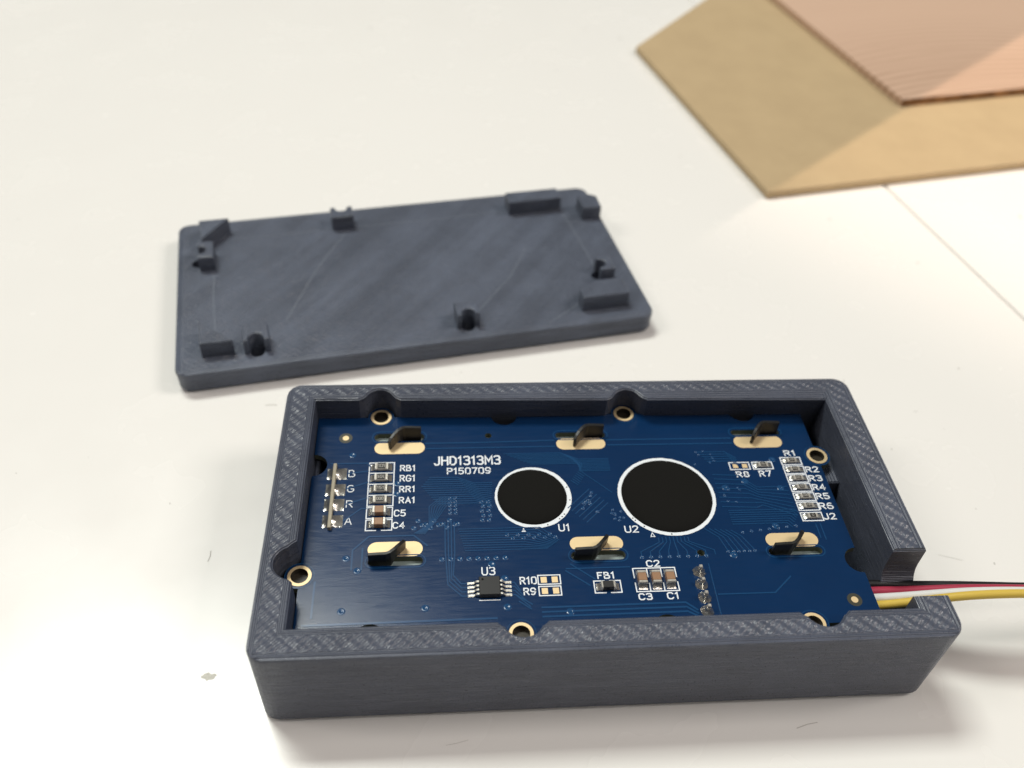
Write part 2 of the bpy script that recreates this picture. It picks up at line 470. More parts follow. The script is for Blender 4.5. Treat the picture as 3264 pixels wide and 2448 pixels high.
# ------------------------------------------------------------------ printed case
def case_inner():
    """inner outline, counter-clockwise, with half-round pockets at the screw holes"""
    xi0, xi1, yi0, yi1 = 4.6, 87.75, 4.45, 45.05
    pts = []
    def pocket(cx, cy, r, wall_axis, a0, a1, mouth):
        arc = [(cx + r * math.cos(math.radians(a0 + (a1 - a0) * i / 12)), cy + r * math.sin(math.radians(a0 + (a1 - a0) * i / 12))) for i in range(13)]
        return arc
    # front wall, left to right
    pts.append((xi0, yi0))
    for hx in (30, 70):
        cx, cy = PX + hx, PY
        pts += [(cx - 3.35, yi0), (cx - 2.75, yi0 - 0.55)]
        pts += [(cx + 2.75 * math.cos(math.radians(a)), cy - 0.15 + 2.75 * math.sin(math.radians(a))) for a in range(205, 336, 13)]
        pts += [(cx + 2.75, yi0 - 0.55), (cx + 3.35, yi0)]
    pts.append((xi1, yi0)); pts.append((xi1, yi1))
    for hx in (50, 10):
        cx, cy = PX + hx, PY + 40
        pts += [(cx + 3.3, yi1), (cx + 2.5, yi1 + 0.5)]
        pts += [(cx + 2.3 * math.cos(math.radians(a)), cy + 2.3 * math.sin(math.radians(a))) for a in range(25, 156, 13)]
        pts += [(cx - 2.5, yi1 + 0.5), (cx - 3.3, yi1)]
    pts.append((xi0, yi1))
    cx, cy = PX, PY + 10
    pts += [(xi0, cy + 2.9), (xi0 - 0.6, cy + 2.45)]
    pts += [(cx + 3.0 * math.cos(math.radians(a)), cy - 0.6 + 2.75 * math.sin(math.radians(a))) for a in range(115, 246, 13)]
    pts += [(xi0 - 0.6, cy - 3.25), (xi0, cy - 3.7)]
    return pts
def lean(pts, z):
    k = max(0.0, min(1.0, (z - 11.0) / 5.3)); out = []
    for x, y in pts:
        if y > 40: y = y - 1.15 * k * max(0, (x - 8) / 80.0) - 0.25 * max(0, (x - 8) / 80.0)
        out.append((x, y))
    return out
def build_case():
    inner = case_inner()
    mb = MB()
    rings, zs = [], []
    for i, z in ((0.9, 0.0), (0.3, 0.22), (0.0, 0.8), (0.0, H - 0.45), (0.13, H - 0.13), (0.45, H)):
        rings.append(rrect(i, L - i, i, D - i, 2.4 - i)); zs.append(z)
    mb.loft(rings, zs, cap0=True, cap1=False, smooth=True)
    top_in = lean(offset_poly(inner, 0.28), H)
    V, F = fill_loops([rings[-1], top_in]); mb.add([(x, y, H) for x, y in V], F)
    irs = [top_in, lean(inner, H), lean(inner, PZ - 1.7), lean(inner, 2.0)]; izs = [H, H - 0.28, PZ - 1.7, 2.0]
    n = len(inner); vs = []
    for r, z in zip(irs, izs): vs += [(p[0], p[1], z) for p in r]
    fs = []
    for k in range(3):
        for i in range(n):
            j = (i + 1) % n; fs.append((k * n + i, k * n + j, (k + 1) * n + j, (k + 1) * n + i))
    mb.add(vs, fs)
    V, F = fill_loops([irs[-1]]); mb.add([(x, y, 2.0) for x, y in V], F)
    o = mb.build('printed_case', M['case'])
    me = o.data
    bm = bmesh.new(); bm.from_mesh(me); bmesh.ops.remove_doubles(bm, verts=bm.verts[:], dist=2e-7)
    bmesh.ops.recalc_face_normals(bm, faces=bm.faces[:]); bm.to_mesh(me); bm.free()
    # cable opening: a slot with rounded bottom through the right wall
    cut = MB(); yc, r = 9.98, 3.62
    prof = [(yc - r - 0.25, 20), (yc - r - 0.25, H - 0.1), (yc - r, H - 0.45)] + [(yc + r * math.cos(math.radians(a)), 12.6 + 4.2 * math.sin(math.radians(a))) for a in range(180, 361, 15)] + [(yc + r, H - 0.45), (yc + r + 0.25, H - 0.1), (yc + r + 0.25, 20)]
    m = len(prof)
    cut.add([(85.5, y, z) for y, z in prof] + [(97, y, z) for y, z in prof], [tuple(range(m)), tuple(m + i for i in reversed(range(m)))] + [(i + 1 if i + 1 < m else 0, i, m + i, m + (i + 1) % m) for i in range(m)])
    co = cut.build('cutter', M['case'])
    bm = bmesh.new(); bm.from_mesh(co.data); bmesh.ops.recalc_face_normals(bm, faces=bm.faces[:]); bm.to_mesh(co.data); bm.free()
    md = o.modifiers.new('b', 'BOOLEAN'); md.operation = 'DIFFERENCE'; md.solver = 'EXACT'; md.object = co
    dg = bpy.context.evaluated_depsgraph_get()
    new = bpy.data.meshes.new_from_object(o.evaluated_get(dg))
    o.modifiers.clear(); o.data = new; new.name = 'printed_case'
    bpy.data.objects.remove(co)
    for p in new.polygons: p.use_smooth = False
    tag(o, 'open slate grey printed plastic case holding the blue circuit board', 'case')
    # ledges that carry the board
    for x0, x1, y0, y1 in ((85.0, 87.74, 31.0, 37.4), (4.61, 5.4, 33.0, 38.0), (40, 46, 4.46, 5.0), (60, 68, 44.2, 44.75)):
        pb = MB().box(x0, x1, y0, y1, 1.99, PZ - 1.75, 0.2); pb.build('support_ledge', M['case'], o)
    return o
build_case()

# ------------------------------------------------------------------ circuit board
board = empty('circuit_board', (PX, PY, PZ), 0, 'blue circuit board with two black round chips, seated in the grey case', 'circuit board')
HOLES = [(10, 40), (50, 40), (80, 30), (0, 10), (30, 0), (70, 0)]
NOTCH = [(30, 40), (70, 40), (0, 30), (80, 10), (10, 0), (50, 0)]
def board_outline():
    ev = []
    W_, D_ = 80.0, 40.0; pts = []
    re, rn = 2.1, 2.15
    def side(p0, dirv, nrm, items):
        out = []
        for s, kind in sorted(items):
            c = (p0[0] + dirv[0] * s, p0[1] + dirv[1] * s); r = re if kind == 'ear' else rn
            sgn = 1 if kind == 'ear' else -1
            for i in range(13):
                a = math.pi * i / 12
                out.append((c[0] - dirv[0] * r * math.cos(a) + sgn * nrm[0] * r * math.sin(a), c[1] - dirv[1] * r * math.cos(a) + sgn * nrm[1] * r * math.sin(a)))
        return out
    pts.append((0, 0)); pts += side((0, 0), (1, 0), (0, -1), [(30, 'ear'), (70, 'ear'), (10, 'n'), (50, 'n')])
    pts.append((80, 0)); pts += side((80, 0), (0, 1), (1, 0), [(30, 'ear'), (10, 'n')])
    pts.append((80, 40)); pts += side((80, 40), (-1, 0), (0, 1), [(30, 'ear'), (70, 'ear'), (50, 'n'), (10, 'n')])
    pts.append((0, 40)); pts += side((0, 40), (0, -1), (-1, 0), [(30, 'ear'), (10, 'n')])
    return pts
SLOTS = [(9.1, 17.0, 34.75, 36.35), (38.1, 46.2, 34.75, 36.0), (67.1, 75.2, 34.75, 35.9), (9.2, 16.95, 11.25, 12.65), (38.0, 45.9, 11.25, 12.8), (66.95, 75.0, 11.2, 12.45)]
PADS = [(9.2, 17.1, 32.0, 34.5), (38.05, 46.0, 32.3, 34.65), (67.1, 75.1, 31.95, 34.5), (9.1, 16.9, 12.75, 15.3), (38.05, 45.85, 12.85, 15.3), (67.05, 74.95, 12.55, 15.05)]
BORES = [(27.23, 35.58, 0.55), (56.93, 11.96, 0.55)]
loops = [board_outline()] + [circle(x, y, 1.22, 20) for x, y in HOLES] + [stadium(*s) for s in SLOTS] + [circle(x, y, r, 14) for x, y, r in BORES]
mb = MB(); V, F = fill_loops(loops)
mb.add([(x, y, 0) for x, y in V], F)
sub = mb.build('board_face', M['pcb'], board)
mb = MB()
sheet(mb, loops, -1.0, -0.002, top=False); mb.build('board_core', M['pcbedge'], board)
MB().box(2.6, 77.4, 2.6, 37.4, -9.6, -1.02, 0.4).build('display_module', M['module'], board)
for x, y in HOLES:
    h = MB().ring(x, y, 1.2, 1.66, 0.03, 36).build('hole_ring', M['gold'], board)
    tb_ = MB()
    n = 24
    tb_.add([(x + 1.2 * math.cos(2 * math.pi * i / n), y + 1.2 * math.sin(2 * math.pi * i / n), z) for z in (0.03, -0.98) for i in range(n)], [(i, (i + 1) % n, n + (i + 1) % n, n + i) for i in range(n)], True)
    tb_.disc(x, y, 1.2, -0.97)
    tb_.build('bore', M['hole'], h)
for s in PADS:
    MB().add([(x, y, 0.03) for x, y in stadium(*s, n=10)], [tuple(range(22))]).build('gold_pad', M['gold'], board)
for x, y in ((4.59, 35.54), (76.93, 3.47)):
    f = MB().disc(x, y, 1.05, 0.012, 28).build('fiducial', M['fid'], board)
    MB().disc(x, y, 0.5, 0.03, 20).build('gold_dot', M['gold'], f)

# metal fixing tabs twisted out of the slots
def tab(x0, y0, flip, kind=0):
    """sheet strip: straight run along the slot, then swung over the gold pad; drawn for the back row, turned half round for the front row"""
    path = [(3.75, 0.0), (2.4, 0.0), (1.3, 0.0), (0.75, -0.12), (0.2, -0.55), (-0.35, -1.15), (-0.85, -1.8), (-1.15, -2.3)]
    lean_ = [(0.05, 0.35, 2.25), (0.05, 0.35, 2.35), (0.0, 0.35, 2.4), (0.0, 0.3, 2.45), (-0.05, 0.2, 2.45), (-0.08, 0.1, 2.35), (-0.08, 0.05, 2.1), (-0.05, 0.0, 1.75)]
    s = -1 if flip else 1
    th = 0.52; mb = MB(); P = [Vector(p) for p in path]; n = len(P); vs = []
    for i in range(n):
        a, b = P[max(0, i - 1)], P[min(n - 1, i + 1)]
        d = (b - a).normalized(); nn = Vector((-d.y, d.x)) * th / 2
        lx, ly, lz = lean_[i]
        zb = -0.95 if i < 4 else (0.25 if i < 6 else 0.08)
        for sg in (1, -1):
            vs.append((x0 + s * (P[i].x + nn.x * sg), y0 + s * (P[i].y + nn.y * sg), zb))
            vs.append((x0 + s * (P[i].x + nn.x * sg + lx), y0 + s * (P[i].y + nn.y * sg + ly), lz))
    fs = []
    for i in range(n - 1):
        a = 4 * i; b = a + 4
        fs += [(a, a + 1, b + 1, b), (a + 2, b + 2, b + 3, a + 3), (a + 1, a + 3, b + 3, b + 1), (a, b, b + 2, a + 2)]
    fs += [(0, 2, 3, 1), (4 * n - 4, 4 * n - 3, 4 * n - 1, 4 * n - 2)]
    mb.add(vs, fs)
    o = mb.build('metal_tab', M['tab'], board)
    bm = bmesh.new(); bm.from_mesh(o.data); bmesh.ops.recalc_face_normals(bm, faces=bm.faces[:])
    bmesh.ops.bevel(bm, geom=[e for e in bm.edges if len(e.link_faces) == 2 and e.calc_face_angle(0) > 0.7], offset=0.07 * MM, segments=1, affect='EDGES')
    bm.to_mesh(o.data); bm.free()
tab(12.75, 35.25, False); tab(42.0, 35.15, False); tab(71.0, 35.15, False)
tab(13.15, 12.05, True); tab(42.2, 12.05, True); tab(71.1, 11.95, True)

# ---- stroke lettering
G = {
 '0': (.62, [[(.12, 0), (.5, 0), (.62, .15), (.62, .85), (.5, 1), (.12, 1), (0, .85), (0, .15), (.12, 0)]]),
 '1': (.34, [[(.0, .80), (.22, 1), (.22, 0)]]),
 '2': (.62, [[(0, .82), (.1, .96), (.22, 1), (.42, 1), (.56, .92), (.6, .75), (.52, .55), (0, 0), (.62, 0)]]),
 '3': (.62, [[(0, .9), (.14, 1), (.46, 1), (.6, .86), (.6, .66), (.46, .53), (.24, .53)], [(.46, .53), (.62, .38), (.62, .14), (.46, 0), (.14, 0), (0, .1)]]),
 '4': (.66, [[(.48, 0), (.48, 1), (0, .3), (.66, .3)]]),
 '5': (.62, [[(.58, 1), (.06, 1), (.02, .56), (.4, .6), (.6, .44), (.6, .16), (.42, 0), (.14, 0), (0, .1)]]),
 '6': (.62, [[(.54, .94), (.36, 1), (.16, .94), (.0, .6), (0, .18), (.14, 0), (.46, 0), (.62, .16), (.62, .4), (.46, .56), (.14, .56), (0, .42)]]),
 '7': (.60, [[(0, 1), (.6, 1), (.2, 0)]]),
 '8': (.62, [[(.31, .54), (.12, .58), (.03, .76), (.12, .95), (.31, 1), (.5, .95), (.59, .76), (.5, .58), (.31, .54), (.1, .46), (0, .25), (.1, .05), (.31, 0), (.52, .05), (.62, .25), (.52, .46), (.31, .54)]]),
 '9': (.62, [[(.06, .06), (.26, 0), (.46, .06), (.62, .4), (.62, .82), (.48, 1), (.16, 1), (0, .84), (0, .6), (.16, .44), (.48, .44), (.62, .58)]]),
 'A': (.68, [[(0, 0), (.34, 1), (.68, 0)], [(.13, .33), (.55, .33)]]),
 'B': (.66, [[(0, 0), (0, 1), (.38, 1), (.52, .88), (.52, .68), (.36, .54), (0, .54)], [(.36, .54), (.66, .38), (.66, .14), (.5, 0), (0, 0)]]),
 'C': (.66, [[(.66, .82), (.5, 1), (.18, 1), (0, .8), (0, .2), (.18, 0), (.5, 0), (.66, .18)]]),
 'D': (.66, [[(0, 0), (0, 1), (.4, 1), (.66, .74), (.66, .26), (.4, 0), (0, 0)]]),
 'F': (.58, [[(0, 0), (0, 1), (.58, 1)], [(0, .53), (.44, .53)]]),
 'G': (.68, [[(.66, .84), (.5, 1), (.18, 1), (0, .8), (0, .2), (.18, 0), (.5, 0), (.68, .18), (.68, .46), (.38, .46)]]),
 'H': (.66, [[(0, 0), (0, 1)], [(.66, 0), (.66, 1)], [(0, .53), (.66, .53)]]),
 'J': (.54, [[(0, .16), (.12, 0), (.38, 0), (.52, .16), (.52, 1)]]),
 'M': (.76, [[(0, 0), (0, 1), (.38, .36), (.76, 1), (.76, 0)]]),
 'P': (.62, [[(0, 0), (0, 1), (.44, 1), (.62, .86), (.62, .6), (.44, .46), (0, .46)]]),
 'R': (.64, [[(0, 0), (0, 1), (.44, 1), (.6, .87), (.6, .64), (.44, .5), (0, .5)], [(.3, .5), (.64, 0)]]),
 'U': (.66, [[(0, 1), (0, .2), (.16, 0), (.5, 0), (.66, .2), (.66, 1)]]),
}
def text_mesh(mb, s, x, y, width, h, sw, z, turn=False):
    gap = 0.30; tot = sum(G[c][0] for c in s) + gap * (len(s) - 1)
    k = width / tot; cx = 0.0
    for c in s:
        for q, pl in enumerate(G[c][1]):
            pts = [((cx + a) * k, b * h) for a, b in pl]
            if turn: pts = [(width - a, h - b) for a, b in pts]
            mb.ribbon([(x + a, y + b) for a, b in pts], sw, z + 0.004 * q)
        cx += G[c][0] + gap
    return mb
def label_text(s, x, y, x1, y1, sw=0.19):
    if len(s) == 1: sw = 0.14; x1 += 0.12
    text_mesh(MB(), s, x + sw / 2, y + sw / 2, x1 - x - sw, y1 - y - sw, sw, 0.02).build('printed_marking', M['silk'], board)
label_text('JHD1313M3', 18.5, 29.45, 28.95, 31.35, 0.27)
label_text('P150709', 20.5, 27.62, 27.3, 28.95, 0.2)
for s, x0, y0, x1, y1 in (('B', 5.5, 27.5, 6.4, 28.9), ('G', 5.5, 24.55, 6.4, 25.9), ('R', 5.5, 21.65, 6.4, 23.0), ('A', 5.5, 18.5, 6.45, 19.95),
        ('RB1', 13.3, 28.45, 15.7, 29.7), ('RG1', 13.3, 26.4, 15.7, 27.7), ('RR1', 13.27, 24.3, 15.7, 25.55), ('RA1', 13.27, 22.2, 15.72, 23.42), ('C5', 12.6, 19.8, 14.38, 21.05), ('C4', 12.48, 17.62, 14.28, 18.8),
        ('U1', 36.7, 16.38, 38.4, 17.72), ('U2', 46.45, 15.82, 48.55, 17.1), ('U3', 25.1, 9.2, 27.05, 10.6), ('R10', 30.35, 7.52, 32.75, 8.78), ('R9', 30.75, 5.8, 32.5, 7.0),
        ('FB1', 41.3, 8.05, 43.8, 9.2), ('C2', 48.6, 9.8, 50.6, 10.95), ('C3', 46.6, 4.45, 48.55, 5.55), ('C1', 50.6, 4.45, 52.3, 5.6),
        ('R1', 74.7, 30.05, 76.6, 31.25), ('R2', 77.2, 26.55, 79.35, 27.75), ('R3', 77.2, 24.75, 79.35, 25.95), ('R4', 77.2, 22.95, 79.3, 24.15), ('R5', 77.2, 21.18, 79.35, 22.38), ('R6', 77.1, 19.25, 79.3, 20.5), ('J2', 77.1, 17.3, 79.1, 18.5),
        ('R8', 65.8, 25.85, 67.9, 27.05), ('R7', 69.5, 25.88, 71.5, 27.12)):
    label_text(s, x0, y0, x1, y1)
def outline(pts, w=0.17, closed=True):
    MB().ribbon(pts, w, 0.02, closed=closed, caps=False).build('printed_outline', M['silk'], board)
def rect(x0, x1, y0, y1): return [(x0, y0), (x1, y0), (x1, y1), (x0, y1)]
def bracket(x0, x1, y0, y1, gap):
    """two facing halves with a gap in the top and bottom line"""
    xm = (x0 + x1) / 2
    return [[(xm - gap, y0), (x0, y0), (x0, y1), (xm - gap, y1)], [(xm + gap, y0), (x1, y0), (x1, y1), (xm + gap, y1)]]

# ---- small parts
def chip_part(name, cx, cy, lx, ly, hz, body, vertical=False, ends=0.25, code=None, turn=False, tall_ends=False, marks='print'):
    """two-ended surface mount part lying along x (or y)"""
    if vertical: lx, ly = ly, lx
    b = MB().box(cx - lx / 2 + (0 if vertical else ends), cx + lx / 2 - (0 if vertical else ends), cy - ly / 2 + (ends if vertical else 0), cy + ly / 2 - (ends if vertical else 0), 0.08, hz, 0.06)
    o = b.build(name, M['ceramic'] if body == 'resistor' else M[body], board)
    for s in (-1, 1):
        if vertical: e = MB().box(cx - lx / 2 - .02, cx + lx / 2 + .02, *sorted((cy + s * ly / 2, cy + s * (ly / 2 - ends))), 0.02, hz + 0.02, 0.07)
        else: e = MB().box(*sorted((cx + s * lx / 2, cx + s * (lx / 2 - ends))), cy - ly / 2 - .02, cy + ly / 2 + .02, 0.02, hz + 0.02, 0.07)
        e.build('end_cap', M['tin'], o)
        # solder fillet outside the end
        f = MB()
        if vertical:
            y0 = cy + s * ly / 2; f.add([(cx - lx / 2 * .95, y0, hz * .7), (cx + lx / 2 * .95, y0, hz * .7), (cx + lx / 2 * 1.02, y0 + s * .22, hz * .22), (cx - lx / 2 * 1.02, y0 + s * .22, hz * .22), (cx + lx / 2 * 1.05, y0 + s * .62, .02), (cx - lx / 2 * 1.05, y0 + s * .62, .02)], [(0, 1, 2, 3), (3, 2, 4, 5)], True)
            f.add([(cx - lx / 2 * .95, y0, hz * .7), (cx - lx / 2 * 1.02, y0 + s * .22, hz * .22), (cx - lx / 2 * 1.05, y0 + s * .62, .02), (cx - lx / 2, y0, 0.0)], [(0, 1, 2, 3)])
            f.add([(cx + lx / 2 * .95, y0, hz * .7), (cx + lx / 2 * 1.02, y0 + s * .22, hz * .22), (cx + lx / 2 * 1.05, y0 + s * .62, .02), (cx + lx / 2, y0, 0.0)], [(0, 1, 2, 3)])
        else:
            x0 = cx + s * lx / 2; f.add([(x0, cy - ly / 2 * .95, hz * .7), (x0, cy + ly / 2 * .95, hz * .7), (x0 + s * .22, cy + ly / 2 * 1.02, hz * .22), (x0 + s * .22, cy - ly / 2 * 1.02, hz * .22), (x0 + s * .62, cy + ly / 2 * 1.02, .02), (x0 + s * .62, cy - ly / 2 * 1.02, .02)], [(0, 1, 2, 3), (3, 2, 4, 5)], True)
            f.add([(x0, cy - ly / 2 * .95, hz * .7), (x0 + s * .22, cy - ly / 2 * 1.02, hz * .22), (x0 + s * .62, cy - ly / 2 * 1.02, .02), (x0, cy - ly / 2, 0.0)], [(0, 1, 2, 3)])
            f.add([(x0, cy + ly / 2 * .95, hz * .7), (x0 + s * .22, cy + ly / 2 * 1.02, hz * .22), (x0 + s * .62, cy + ly / 2 * 1.02, .02), (x0, cy + ly / 2, 0.0)], [(0, 1, 2, 3)])
        f.build('solder_fillet', M['solder'], o)
    if body == 'resistor':
        gl = MB().box(cx - lx / 2 + ends + .12, cx + lx / 2 - ends - .12, cy - ly / 2 + .06, cy + ly / 2 - .06, hz - 0.03, hz + 0.035)
        gl.build('glaze', M['resistor'], o)
        if code:
            wd = (lx - 2 * ends - .5) * (0.45 if len(code) == 1 else 1); hh = ly * .42
            text_mesh(MB(), code, cx - wd / 2, cy - hh / 2, wd, hh, 0.07 if ly > 1 else 0.05, hz + 0.045, turn).build('value_marking', M['print'], o)
    return o
for yc, code, turn in ((29.25, '101', False), (27.1, '101', True), (24.95, '151', False), (22.85, '000', False)):
    chip_part('resistor', 10.5, yc, 2.05, 1.25, 0.5, 'resistor', False, 0.3, code, turn)
outline(rect(8.62, 12.42, 21.82, 30.25))
for yl in (28.17, 26.0, 23.85): outline([(8.62, yl), (12.42, yl)], closed=False)
for yc, y0, y1 in ((20.6, 19.56, 21.54), (18.42, 17.37, 19.28)):
    chip_part('capacitor', 10.5, yc, 2.0, 1.25, 0.95, 'capacitor', False, 0.38)
    for b in bracket(8.6, 12.38, y0, y1, 0.35): outline(b, closed=False)
for i, yc in enumerate((28.96, 27.12, 25.34, 23.52, 21.7, 19.88, 17.92)):
    code = ['222', '222', '222', '222', '222', '683', '0'][i]
    chip_part('resistor', 75.4, yc, 1.6, 0.85, 0.45, 'resistor', False, 0.24, code, i != 6)
    outline(rect(73.77, 77.0, yc - 0.75, yc + 0.77))
chip_part('resistor', 70.5, 28.17, 1.6, 0.85, 0.45, 'resistor', False, 0.24, '102', True)
outline(rect(68.9, 72.1, 27.45, 28.88)); outline(rect(65.18, 68.36, 27.45, 28.88))
for x0 in (65.7, 67.2): MB().box(x0, x0 + 0.8, 27.75, 28.55, 0.0, 0.03).build('bare_pad', M['gold'], board)
outline(rect(32.93, 36.05, 7.47, 8.94)); outline(rect(32.93, 36.0, 5.67, 7.13))
for y0 in (7.72, 5.92):
    for x0 in (33.3, 34.85): MB().box(x0, x0 + 0.85, y0, y0 + 0.95, 0.0, 0.03).build('bare_pad', M['gold'], board)
chip_part('ferrite_bead', 42.55, 6.72, 2.0, 1.1, 0.85, 'chip', False, 0.28)
for b in bracket(40.7, 44.43, 5.82, 7.74, 0.3): outline(b, closed=False)
for xc in (47.5, 49.5, 51.5):
    chip_part('capacitor', xc, 7.72, 2.0, 1.22, 0.95, 'capacitor', True, 0.38)
for b in ([(46.52, 8.0), (46.52, 9.62), (52.55, 9.62), (52.55, 8.0)], [(46.52, 7.3), (46.52, 5.82), (52.55, 5.82), (52.55, 7.3)], [(48.5, 8.1), (48.5, 9.55)], [(50.5, 8.1), (50.5, 9.55)], [(48.5, 5.9), (48.5, 7.2)], [(50.5, 5.9), (50.5, 7.2)]):
    outline(b, closed=False)
# eight-legged chip
ic = MB().box(24.65, 27.55, 5.55, 8.5, 0.12, 0.92, 0.08).build('driver_chip', M['chip'], board)
MB().disc(25.15, 8.0, 0.17, 0.925, 14).build('pin_dot', M['epoxy'], ic)
for i in range(4):
    y = 5.95 + i * 0.66
    for s, xe in ((-1, 24.65), (1, 27.55)):
        leg = MB(); pr = [(0, .5), (.28, .5), (.42, .42), (.62, .14), (.8, .08), (1.35, .07)]
        vs = []
        for a, z in pr:
            for yy in (y - .14, y + .14):
                vs.append((xe + s * a, yy, z + .06)); vs.append((xe + s * a, yy, z - .06))
        fs = []
        for k in range(len(pr) - 1):
            a = 4 * k; b = a + 4
            fs += [(a, a + 2, b + 2, b), (a + 1, b + 1, b + 3, a + 3), (a, b, b + 1, a + 1), (a + 2, a + 3, b + 3, b + 2)]
        leg.add(vs, fs); leg.box(xe + s * 1.15 - .4, xe + s * 1.15 + .45, y - .2, y + .2, 0.0, 0.05)
        leg.build('leg', M['tin'], ic)
outline([(24.6, 5.22), (27.55, 5.22)], 0.14, closed=False)
# black resin blobs in white rings
for (cx, cy, r1), (bx, by, r0) in (((33.48, 22.9, 5.82), (33.32, 22.95, 5.28)), ((53.95, 22.6, 7.52), (53.97, 22.62, 6.98))):
    MB().ring(cx, cy, r0 - 0.4, r1, 0.02, 120, 0.03).build('white_ring', M['silk'], board)
    b = MB(); pr = [(r0, 0.025), (r0 * .985, 0.16), (r0 * .95, 0.3), (r0 * .85, 0.5), (r0 * .6, 0.68), (r0 * .3, 0.75), (0.02, 0.76)]
    b.lathe(bx, by, pr, 72, True, 0.003); b.build('resin_blob', M['epoxy'], board)
MB().add([(31.24, 16.47, .02), (31.88, 16.47, .02), (31.56, 17.2, .02)], [(0, 1, 2)]).build('printed_arrow', M['silk'], board)
outline([(50.14, 15.02), (50.74, 15.02), (50.44, 15.7)], 0.12)
d = MB()
for k, (cx, cy, r) in enumerate(((33.48, 22.9, 5.55), (53.95, 22.6, 7.25))):
    for a in ((18, -8, -38, -44, -50, -72) if k == 0 else (215, 219, 232, 265)):
        d.disc(cx + r * math.cos(math.radians(a)), cy + r * math.sin(math.radians(a)), 0.12, 0.035, 10)
tag(d.build('ring_vias', M['fid'], board), kind='stuff')
# back-light strip with four solder joints
MB().box(3.18, 3.72, 17.6, 29.75, 0.0, 0.75, 0.08).build('backlight_strip', M['flex'], board)
for yc in (28.15, 25.05, 22.2, 19.2):
    for s, xa, xb in ((1, 3.72, 5.25), (-1, 3.18, 2.3)):
        w_ = 1.1; f = MB(); nx, ny = 6, 6; vs = []
        for i in range(nx + 1):
            for j in range(ny + 1):
                u, v_ = i / nx, j / ny
                x = xa + (xb - xa) * u; yy = yc + (v_ - .5) * 2 * w_
                z = (0.62 * (1 - u) ** 2.2 + 0.10 * (1 - u ** 4)) * (0.25 + 0.75 * math.sin(math.pi * min(max(v_, .06), .94))) + random.uniform(0, .03)
                if i == nx or j in (0, ny): z = 0.015
                vs.append((x, yy, z))
        f.add(vs, [(i * (ny + 1) + j, (i + 1) * (ny + 1) + j, (i + 1) * (ny + 1) + j + 1, i * (ny + 1) + j + 1) for i in range(nx) for j in range(ny)], True)
        f.build('solder_joint', M['solder'], board)
# header pins with solder cones
for i, (x, y) in enumerate(((55.95, 8.75), (55.85, 6.7), (55.8, 4.55), (55.75, 2.45))):
    s = MB().lathe(x, y, [(0.92, 0.01), (0.85, 0.12), (0.6, 0.35), (0.4, 0.75), (0.3, 1.1)], 18, True, 0.12).build('solder_joint', M['solder'], board)
    MB().box(x - .25, x + .25, y - .25, y + .25, 0.5, 1.55, 0.08).build('pin', M['tin'], s)

# ---- copper traces under the blue mask and vias
tr = MB(); TZ = 0.045
def trace(pts, w=0.22): tr.ribbon(pts, w, TZ + random.uniform(0, .006), h=0.045, caps=False)
trace([(17.1, 34.1), (26.0, 34.1), (37.8, 34.3)]); trace([(17.1, 33.0), (37.8, 33.0)]); trace([(46.2, 34.2), (66.8, 34.1)]); trace([(46.2, 33.1), (66.8, 33.0)])
for i in range(13):
    y = 27.0 - i * 0.42
    trace([(16.6 + 0.3 * abs(i - 4), y), (22 + i * .25, y), (24.6 + i * .18, y - 1.2 + .05 * i), (27.4 - i * .03, y - 1.2)], 0.16)
for i in range(9): trace([(29.5 + i * .5, 31.6 - i * .28), (38.5 + i * .4, 31.6 - i * .28), (41.2, 30.2 - i * .30), (46.0, 30.2 - i * .30)], 0.15)
for i in range(7):  # hatch between the blobs
    trace([(41.0 + i * .42, 28.0 - i * .42), (43.1 + i * .42, 25.9 - i * .42)], 0.13)
    trace([(41.0 - i * .24, 28.0 - i * .34), (42.0 - i * .24, 27.0 - i * .34)], 0.13)
for i in range(6): trace([(38.5 + i * .5, 20.6 - i * .55), (42.2 + i * .5, 24.2 - i * .55)], 0.14)
for i in range(9):  # fan below the right blob
    x = 51.2 + i * .55
    trace([(x, 15.0 - .05 * abs(i - 4)), (x, 14.0), (48.2 + i * 1.35, 12.4), (48.2 + i * 1.35, 11.6)], 0.14)
for i in range(6): trace([(58.3 + i * .8, 16.3 - i * .1), (60.2 + i * .7, 14.6), (61.0 + i * .8, 12.2)], 0.14)
for i in range(10): trace([(22.0 + i * .1, 17.2 - i * .42), (34.0 - i * .4, 17.2 - i * .42), (36.6 - i * .2, 14.8 - i * .15)], 0.14)
for i, y in enumerate((5.95, 6.61, 7.27, 7.93)):   # to the chip
    trace([(23.2, y), (22.3 - i * .02, y), (20.4 + i * .25, y + 1.9 - i * .15), (20.1 + i * .45, 13.2), (20.1 + i * .45, 18.6)], 0.18)
    trace([(29.0, y), (29.6, y), (31.6 - i * .4, y - 2.0 + i * .2)], 0.18)
trace([(7.0, 10.6), (7.0, 14.0), (9.2, 16.3), (15.6, 16.3), (17.6, 14.4)], 0.25); trace([(8.4, 10.6), (8.4, 14.4)], .25)
trace([(2.6, 30.2), (8.4, 30.2), (8.7, 29.5)], .2); trace([(5.4, 28.2), (8.6, 28.6)], .2); trace([(5.3, 25.2), (8.6, 26.4)], .2); trace([(5.3, 22.2), (8.6, 23.4)], .2); trace([(5.3, 19.2), (7.8, 21.4), (8.6, 21.4)], .2)
for i in range(7): trace([(15.6 + i * .25, 16.6 - i * .02), (17.8 + i * .1, 18.2), (17.8 + i * .42, 21.5), (19.5 + i * .42, 23.2)], .14)
for i in range(8): trace([(62.0, 26.5 - i * .9), (66.0 + i * .2, 26.2 - i * .9), (68.4, 23.8 - i * .5), (73.2, 23.8 - i * .8)], .15)
